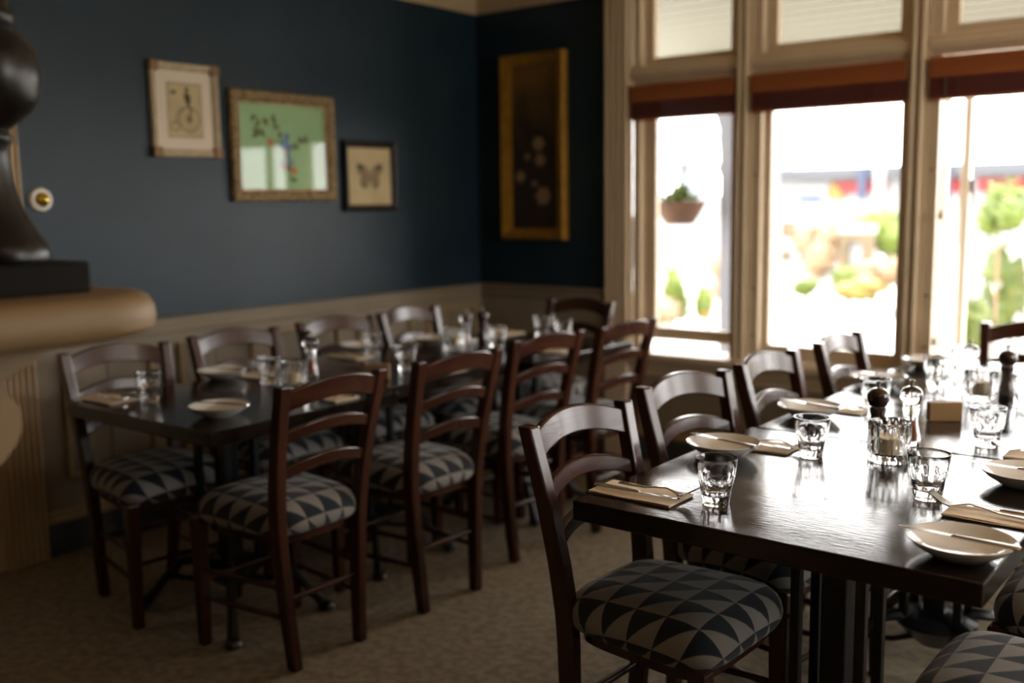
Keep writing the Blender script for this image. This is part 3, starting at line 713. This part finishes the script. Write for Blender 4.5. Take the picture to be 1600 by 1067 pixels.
# tall painting on the window wall
t = empty('framed_painting', (.422, -.001, 1.690), -pi/2, label='tall narrow ochre-framed dark flower painting beside the window architrave', cat='picture')
frame_yz(t, -.222, .222, -.514, .514, .062, .045, 'gold', prof=[(0,0),(.030,0),(.045,.12),(.040,.35),(.024,.75),(.020,1),(0,1)])
cv = bpy.data.materials.new('dark_flower_canvas'); cv.use_nodes = True; nt = cv.node_tree; bb = nt.nodes['Principled BSDF']; bb.inputs['Roughness'].default_value = .5
tc = nt.nodes.new('ShaderNodeTexCoord'); sp = nt.nodes.new('ShaderNodeSeparateXYZ'); nt.links.new(tc.outputs['Object'], sp.inputs[0])
no = nt.nodes.new('ShaderNodeTexNoise'); no.inputs['Scale'].default_value = 5; nt.links.new(tc.outputs['Object'], no.inputs[0])
ma = nt.nodes.new('ShaderNodeMath'); ma.operation = 'MULTIPLY_ADD'; ma.inputs[1].default_value = .5; nt.links.new(no.outputs['Fac'], ma.inputs[0]); nt.links.new(sp.outputs[2], ma.inputs[2])
mr = nt.nodes.new('ShaderNodeMapRange'); mr.inputs[1].default_value = .32; mr.inputs[2].default_value = .62; nt.links.new(ma.outputs[0], mr.inputs[0])
mx = nt.nodes.new('ShaderNodeMix'); mx.data_type = 'RGBA'; mx.inputs[6].default_value = (.030,.018,.012,1); mx.inputs[7].default_value = (.20,.105,.02,1); nt.links.new(mr.outputs[0], mx.inputs[0]); nt.links.new(mx.outputs[2], bb.inputs['Base Color'])
cvo = MB().box(0, .010, -.165, .165, -.456, .456).build('canvas', cv, t)
b = MB(); c2 = MB()
for (y, z, q) in ((.03,.02,.042),(.04,-.07,.036),(-.10,-.16,.034),(.06,-.27,.052),(-.05,-.05,.02),(.0,-.2,.018)):
    for k in range(6): blob(b, y+q*.55*cos(k*pi/3), z+q*.55*sin(k*pi/3), q*.5, q*.36, .0104+.0002*(k % 3), k*pi/3)
    blob(c2, y, z, q*.2, q*.2, .0112)
b.build('painted_petals', 'creamink', cvo); c2.build('painted_centres', 'gold', cvo)
# brass switch on white round block
t = empty('light_switch', (0.0, -2.652, 1.424), label='brass knob switch on a round white block beside the door', cat='switch')
def lath_x(prof, n=28):
    return MB().loft([[(x, rr*cos(2*pi*i/n), rr*sin(2*pi*i/n)) for i in range(n)] for rr, x in prof])
lath_x([(.046,0),(.046,.010),(.042,.018),(.03,.021)]).build('white_block', 'white', t, smooth=True)
lath_x([(.028,.020),(.028,.026),(.020,.034),(.012,.036),(.010,.044),(.012,.052),(.006,.056)]).build('brass_knob', 'brass', t, smooth=True)

# ------------------------------------------------------------------ near half wall with ledge and turned post
struct(MB().box(2.33, 2.66, RY, -4.14, 0, 1.212).build('wall_half', 'capm'), 'half wall at the left of the camera')
b = MB()
def ledge_ring(z, d):
    pts = []; x0, x1, ye = 2.30-d, 2.715+d, -3.845+d; R1 = .11
    pts.append((x0, RY)); pts.append((x0, ye-R1))
    for k in range(1, 8): a = pi-k*pi/16; pts.append((x0+R1+R1*cos(a), ye-R1+R1*sin(a)))
    for k in range(0, 9): a = pi/2-k*pi/16; pts.append((x1-R1+R1*cos(a), ye-R1+R1*sin(a)))
    pts.append((x1, RY)); return [(x, y, z) for x, y in pts]
b.loft([ledge_ring(z, d) for z, d in ((1.212,-.06),(1.214,-.030),(1.219,-.012),(1.228,-.002),(1.240,0),(1.256,-.001),(1.268,-.006),(1.274,-.014),(1.275,-.024))])
struct(b.build('trim_32', 'capm', smooth=True, angle=40), 'ochre painted ledge capping the half wall')
P = [(-4.14,1.2125),(-3.975,1.2125),(-4.0,1.19),(-4.03,1.178),(-4.05,1.165),(-4.045,1.15),(-4.03,1.13),(-4.03,1.10),(-4.04,1.08),(-4.06,1.06),(-4.10,1.04),(-4.14,1.03)]
struct(MB().loft([[(x, y, z) for y, z in P] for x in (2.40, 2.60)]).build('trim_33', 'capm', smooth=True, angle=40), 'scrolled bracket under the ledge')
t = empty('turned_post', (2.515, -4.015, 1.2752), label='black turned wooden post on a square base, standing on the ochre ledge at far left', cat='post')
MB().box(-.092, .092, -.092, .092, 0, .042).build('square_base', 'dullblack', t, bevel=.003)
MB().lathe([(.076,.042),(.079,.050),(.072,.068),(.058,.09),(.045,.12),(.037,.15),(.033,.18),(.034,.20),(.040,.206),(.040,.213),(.034,.219),(.045,.227),(.066,.244),(.078,.268),(.081,.295),(.077,.322),(.062,.344),(.047,.354),(.054,.361),(.054,.372),(.046,.380),(.050,.44),(.054,.52),(.054,.62),(.050,.75),(.040,.90),(.034,1.05),(.044,1.08),(.044,1.3245)], 40).build('turned_shaft', 'turned', t, smooth=True, angle=50)

# ------------------------------------------------------------------ outside: verandah, garden, street
struct(MB().box(-4, 9, .15, 2.1, -.14, -.04).build('floor_verandah', 'concrete'), 'pale verandah floor outside')
vb = MB()
def vz(y): return 2.66-(y-.15)*.225
vb.loft([[(x, .15, vz(.15)+.01), (x, 1.86, vz(1.86)+.01), (x, 1.86, vz(1.86)+.05), (x, .15, vz(.15)+.05)] for x in (-4, 9)])
for k in range(17):
    ya, yb = .155+k*.1, .155+k*.1+.09
    vb.loft([[(x, ya, vz(ya)), (x, yb, vz(yb)), (x, yb, vz(yb)+.012), (x, ya, vz(ya)+.012)] for x in (-4, 9)])
struct(vb.build('ceiling_verandah', 'ver'), 'pale boarded verandah ceiling')
struct(MB().box(-60, 60, 2.1, 90, -.35, -.15).build('ground_garden', 'concrete'), 'bright pale paving outside')
struct(MB().box(-4, 9, 1.76, 1.84, 2.17, 2.29).build('trim_34', 'extwhite'), 'white verandah beam')
def verandah_post(x, lab):
    t = empty('verandah_post', (x, 1.78, -.04), label=lab, cat='post', group='verandah posts')
    MB().box(-.055, .055, -.055, .055, 0, 2.32).build('shaft', 'post', t, bevel=.006)
    P = [(-.055,2.30),(-.055,1.55),(-.080,1.59),(-.100,1.64),(-.080,1.69),(-.085,1.76),(-.095,1.84),(-.09,1.90),(-.12,1.99),(-.19,2.08),(-.32,2.15),(-.42,2.19),(-.42,2.30)]
    for s_ in (1, -1):
        MB().prism([(a*s_, z) for a, z in P], -.012, .012, 'y').build('fretwork_bracket', 'post', t)
    return t
verandah_post(.745, 'white verandah post with fretwork bracket seen through the first window')
verandah_post(5.3, 'white verandah post with bracket beyond the right side of the windows')
verandah_post(-1.9, 'white verandah post with bracket beyond the room corner')

def leaves(b, c, rad, n, s, rn, shell=.55):
    for _ in range(n):
        d = Vector((rn.gauss(0,1), rn.gauss(0,1), rn.gauss(0,1))).normalized(); k = shell+(1-shell)*rn.random()
        p = Vector((c[0]+d.x*rad[0]*k, c[1]+d.y*rad[1]*k, c[2]+d.z*rad[2]*k))
        a = Vector((rn.gauss(0,1), rn.gauss(0,1), rn.gauss(0,.6))).normalized(); q = a.cross(d); q = q.normalized() if q.length > .01 else a.orthogonal()
        L = s*rn.uniform(.7,1.4); w = L*.45
        b.add([p-a*L/2, p+q*w/2, p+a*L/2, p-q*w/2], [(0,1,2,3)])
def bush(name, x, y, rx, ry, h, m, lab, cat, n=500, s=.06, z0=-.15, flowers=None, group=None, trunk=0, lobes=5, seed=1):
    rn = random.Random(seed); t = empty(name, (x, y, z0), label=lab, cat=cat, group=group)
    b = MB(); core = MB(); hh = (h-trunk)/2
    for k in range(lobes):
        cx, cy, cz = rn.uniform(-.45,.45)*rx, rn.uniform(-.45,.45)*ry, trunk+hh*(1+rn.uniform(-.4,.4))
        leaves(b, (cx, cy, cz), (rx*.62, ry*.62, hh*.64), n//lobes, s, rn, .55)
        core.lathe([(.02,-hh*.42),(rx*.30,-hh*.34),(rx*.40,0),(rx*.30,hh*.34),(.02,hh*.42)], 10, (cx, cy, cz))
    b.v, b.f = b.v+core.v, b.f+[tuple(q+len(b.v) for q in ff) for ff in core.f]; b.build('foliage', m, t)
    st = MB()
    for k in range(1 if trunk else 4):
        dx, dy = (0, 0) if trunk else (rn.uniform(-.3,.3)*rx, rn.uniform(-.3,.3)*ry)
        st.tube([(dx*.4, dy*.4, 0), (dx*.8, dy*.8, trunk*.6+h*.2), (dx, dy, max(trunk+hh*.4, h*.6))], [.016 if trunk else .012, .013 if trunk else .009, .008], 6)
    st.build('trunk' if trunk else 'stems', 'bark', t)
    if flowers:
        fm, cnt, fs_ = flowers
        for k in range(cnt):
            fb = MB(); d = Vector((rn.gauss(0,1), -abs(rn.gauss(0,1)), rn.gauss(0,1))).normalized()
            leaves(fb, (d.x*rx*.85, d.y*ry*.85, trunk+hh+d.z*hh*.85), (fs_, fs_, fs_*.7), 26, fs_*1.1, rn, .2)
            fb.build('bloom', fm, t)
    return t
# hanging basket
t = empty('hanging_basket', (.45, 1.60, 1.22), label='coir hanging basket with green plants in the first window', cat='hanging basket')
MB().lathe([(.085,0),(.10,.008),(.135,.06),(.170,.125),(.182,.155),(.178,.160),(.16,.150),(.02,.145)], 24).build('coir_basket', 'pot', t, smooth=True)
b = MB(); rn = random.Random(5); leaves(b, (0,0,.185), (.17,.17,.05), 260, .05, rn, .2); leaves(b, (0,0,.23), (.07,.07,.06), 90, .05, rn, .2); b.build('trailing_plants', 'leaf', t)
b = MB()
for k in range(3):
    a = k*2*pi/3+.5; b.tube([(.178*cos(a), .178*sin(a), .157), (0,0,.55)], .003, 5)
b.tube([(0,0,.55),(0,0,1.11)], .003, 5); b.build('hanging_chain', 'blackf', t)
# planting, near to far
gb = 'garden shrubs outside the windows'
bush('garden_shrub', -2.13, 6, .22, .3, .92, 'leaf', 'bright green shrub below the hanging basket', 'shrub', 420, .07, group=gb, seed=2)
bush('garden_shrub', -1.66, 6.1, .16, .25, .62, 'leaf', 'small green shrub at the right of the first window', 'shrub', 260, .06, flowers=('yellow', 2, .05), group=gb, seed=3)
bush('dry_shrub', -1.95, 5.4, .42, .3, .62, 'leafo', 'orange-brown dry shrub under the green one in the first window', 'shrub', 420, .06, group=gb, seed=4)
bush('dry_shrub', -1.15, 3.6, .38, .3, .55, 'leafo', 'low dry orange plant close to the verandah at the foot of the first window', 'shrub', 300, .05, group=gb, seed=5)
bush('dry_shrub', -1.75, 7.2, .35, .3, 1.0, 'leafo', 'tall pinkish dry shrub behind the green one in the first window', 'shrub', 300, .07, group=gb, seed=15)
bush('garden_shrub', -1.35, 9.6, .28, .3, .62, 'leaf', 'round green shrub standing left in the middle window', 'shrub', 420, .08, group=gb, seed=6)
bush('garden_shrub', -2.15, 10.2, .30, .3, .40, 'leaf', 'low green clump at the left edge of the middle window', 'shrub', 300, .08, group=gb, seed=7)
bush('yellow_flower_bed', -.85, 9.15, .55, .35, .45, 'leafy', 'yellow and orange flowers in the kerbed bed of the middle window', 'flower bed', 700, .07, z0=-.05, group=gb, seed=8)
bush('garden_shrub', -3.05, 12.9, .60, .35, 1.30, 'leafo', 'feathery orange shrub in the centre of the middle window', 'shrub', 900, .12, group=gb, seed=9)
bush('hedge', -2.45, 15.2, .95, .5, 1.45, 'leaf', 'green hedge behind the stone gate in the middle window', 'hedge', 1200, .12, group=gb, seed=10)
bush('climbing_plant', -2.75, 13.9, .28, .3, 1.25, 'leaf', 'tall green climber left of the stone gate', 'shrub', 400, .10, group=gb, seed=11)
bush('standard_rose_tree', 1.66, 5.2, .30, .25, 1.78, 'leaf', 'round-headed green tree in the right window', 'tree', 700, .06, trunk=1.12, group=gb, seed=12)
gr = 'white rose bushes in the right window'
bush('rose_bush', 1.36, 4.7, .26, .3, 1.22, 'leafd', 'white rose bush behind the open sash', 'rose bush', 500, .055, flowers=('petal', 16, .085), group=gr, seed=13)
bush('rose_bush', 1.78, 5.7, .42, .30, 1.32, 'leafd', 'large white rose bush at the far right of the window', 'rose bush', 800, .055, flowers=('petal', 22, .09), group=gr, seed=14)
bush('rose_bush', 1.70, 4.2, .24, .25, .92, 'leafd', 'pink rose bush low in front of the white ones', 'rose bush', 400, .055, flowers=('rose', 4, .07), group=gr, seed=16)
bush('dry_shrub', -1.35, 10.9, .55, .35, .75, 'leafo', 'pale dry grasses behind the yellow flower bed', 'shrub', 800, .09, group=gb, seed=21)
bush('dry_shrub', -2.6, 8.4, .55, .3, 1.0, 'leafo', 'wide orange shrub at the left edge of the first window', 'shrub', 700, .08, group=gb, seed=22)
bush('hedge', -3.6, 15.6, .9, .4, 1.3, 'leafo', 'orange hedge above the white outhouse', 'hedge', 900, .12, group=gb, seed=23)
t = empty('hedge', (8.2, -1.9, -.3), label='unseen hedge added outside the side wall window to green reflections and cut light', cat='hedge')  # out of view, added to tint chair reflections green and block low light
b = MB(); rn = random.Random(31); b.box(-.35, .35, -3.4, 3.2, 0, 1.75)
for k in range(14): leaves(b, (0, -3.2+k*.48, .9), (.45, .4, 1.0), 260, .12, rn, .6)
b.build('foliage', 'leaf', t)
bush('rose_bush', 2.75, 6.2, .5, .35, 1.2, 'leafd', 'white rose bush right of the standard tree, beyond the photo edge', 'rose bush', 700, .055, flowers=('petal', 14, .09), group=gr, seed=24)
bush('garden_shrub', 4.0, 8.5, .9, .5, 1.4, 'leaf', 'broad green shrub far right in the garden', 'shrub', 900, .09, group=gb, seed=25)
# curved kerb of the bed
k_ = MB(); rings = []
for i in range(17):
    a = pi+i*pi/16; cx, cy = -.75, 9.3
    rings.append([(cx+(.85+d)*cos(a), cy+(.75+d)*sin(a), z) for d, z in ((0,-.15),(.10,-.15),(.10,-.03),(0,-.03))])
k_.loft(rings); tag(k_.build('garden_kerb', 'extwhite', bevel=.01), 'curved white kerb round the yellow flower bed', 'kerb')
# white shed-like wall with small openings
t = empty('garden_outhouse', (-4.0, 14, -.15), label='white outhouse with small tan windows at the left of the middle window', cat='building')
MB().box(-1.6, .62, 0, .9, 0, 1.32).build('wall', 'extwhite', t); MB().box(-1.66, .68, -.06, .96, 1.32, 1.38).build('roof', 'extwhite', t)
MB().box(-.23, .05, -.02, .0, .80, 1.08).build('window', 'stone', t); MB().box(-.23, -.03, -.02, 0, .35, .53).build('window', 'stone', t)
# stone gate
t = empty('stone_gate', (-2.28, 12.6, -.15), label='sandy stone niche with white cap in the garden', cat='garden ornament')
MB().box(-.30, .32, -.1, .1, .92, 1.07).build('cap_stone', 'extwhite', t, bevel=.02)
MB().box(-.26, -.12, -.08, .08, 0, .92).build('pier', 'stone', t); MB().box(.14, .28, -.08, .08, 0, .92).build('pier', 'stone', t); MB().box(-.12, .14, .02, .08, 0, .92).build('niche_panel', 'extwhite', t)
MB().box(-.12, .14, -.08, .02, .78, .92).build('lintel', 'stone', t)
# street building
t = empty('street_building', (-8, 30, -.15), label='long low shop building across the street with grey roof fascia and red panels', cat='building')
def BX(x0, x1, z0, z1, n, m, dy=0, d=.1): return MB().box(x0+8, x1+8, dy-d, dy, z0+.15, z1+.15).build(n, m, t)
BX(-11.9, 22.0, -.15, 2.1, 'wall', 'extwhite', 6.0, 5.9); BX(-12.1, 22.2, 2.02, 2.40, 'roof_fascia', 'grey', 6.2, 6.6)
BX(-9.25, -7.6, 1.52, 1.93, 'red_panel', 'red', .08); BX(-5.95, -5.2, 1.50, 1.92, 'red_panel', 'red', .08); BX(-4.75, .6, 1.50, 1.92, 'red_panel', 'red', .08); BX(1.4, 14, 1.50, 1.92, 'red_panel', 'red', .08)
BX(-10.72, -9.6, 1.45, 1.85, 'sign_board', 'extwhite', .08); BX(-10.65, -9.85, 1.29, 1.43, 'blue_strip', 'sblue', .08)
BX(-8.37, -8.10, 1.30, 2.36, 'navy_column', 'navy', -.45); BX(-5.66, -5.42, .4, 2.3, 'navy_column', 'navy', -.45)
MB().prism([(-1.45,2.12),(-.95,1.5),(-1.55,1.5)], -.05, .09, 'y').build('yellow_gable_sign', 'yellow', t)
t = empty('roof_sign', (-11, 29, -.15), label='three slanted yellow strokes above the street building roof', cat='sign')
for x0, x1 in ((-.50,-.36),(.02,.04),(.56,.40)): MB().loft([[(x-.035, -.04, z), (x+.035, -.04, z), (x+.035, .04, z), (x-.035, .04, z)] for x, z in ((x0, 3.25), (x1, 2.85))]).build('yellow_stroke', 'yellow', t)
MB().box(-.6, .6, -.03, .03, 2.52, 2.56).build('sign_bracket', 'extwhite', t)
MB().box(-.03, .03, -.03, .03, 0, 2.54).build('sign_pole', 'extwhite', t)
t = empty('flag_pole', (-7.33, 28.5, -.15), label='thick white pole in front of the street building', cat='pole'); MB().lathe([(.17,0),(.17,2.55),(.05,2.62)], 16).build('shaft', 'extwhite', t)
t = empty('chimney_block', (-6.45, 14.5, -.15), label='blue-grey roof block beyond the garden above the hanging basket', cat='building')
MB().box(-.32, -.18, 0, .3, 0, 2.32).build('chimney', 'grey', t); MB().box(-.18, .30, .0, .5, 0, 2.05).build('wall', mat('pale_blue_render', (.15,.18,.21), .8), t); MB().box(-1.2, .72, -.2, -.05, 0, 1.62).build('front_wall', 'extwhite', t)
struct(MB().box(-14, -5.2, 16, 16.3, -.15, 1.0).build('wall_garden', 'extwhite'), 'white garden wall')

# ceiling lamps of the room, behind and beside the camera
lamp_t = None; ls_ = []
def make_lamp():
    t = empty('ceiling_lamp', cat='ceiling lamp')
    MB().lathe([(.055,0),(.055,-.012),(.012,-.016),(.010,-.02)], 24).build('ceiling_rose', 'white', t, smooth=True)
    MB().tube([(0,0,-.018),(0,0,-.16)], .006, 8).build('stem', 'brass', t)
    e = bpy.data.materials.new('opal_lamp_glass'); e.use_nodes = True; q = e.node_tree.nodes['Principled BSDF']; q.inputs['Base Color'].default_value = (.9,.85,.75,1)
    q.inputs['Emission Color'].default_value = (1,.74,.48,1); q.inputs['Emission Strength'].default_value = LAMP
    MB().lathe([(.02,-.15),(.06,-.165),(.095,-.20),(.105,-.24),(.095,-.28),(.06,-.315),(.02,-.33)], 28).build('glass_globe', e, t, smooth=True)
    return t
LAMP = 9
lamp_t = make_lamp()
for x, y, lab in ((4.6,-3.6,'opal globe ceiling lamp right of the camera'),(4.9,-5.1,'opal globe ceiling lamp at the back right of the room'),(4.9,-2.2,'opal globe ceiling lamp by the right wall windows')):
    place(lamp_t, ls_, (x, y, H), 0, lab, 'opal globe ceiling lamps')
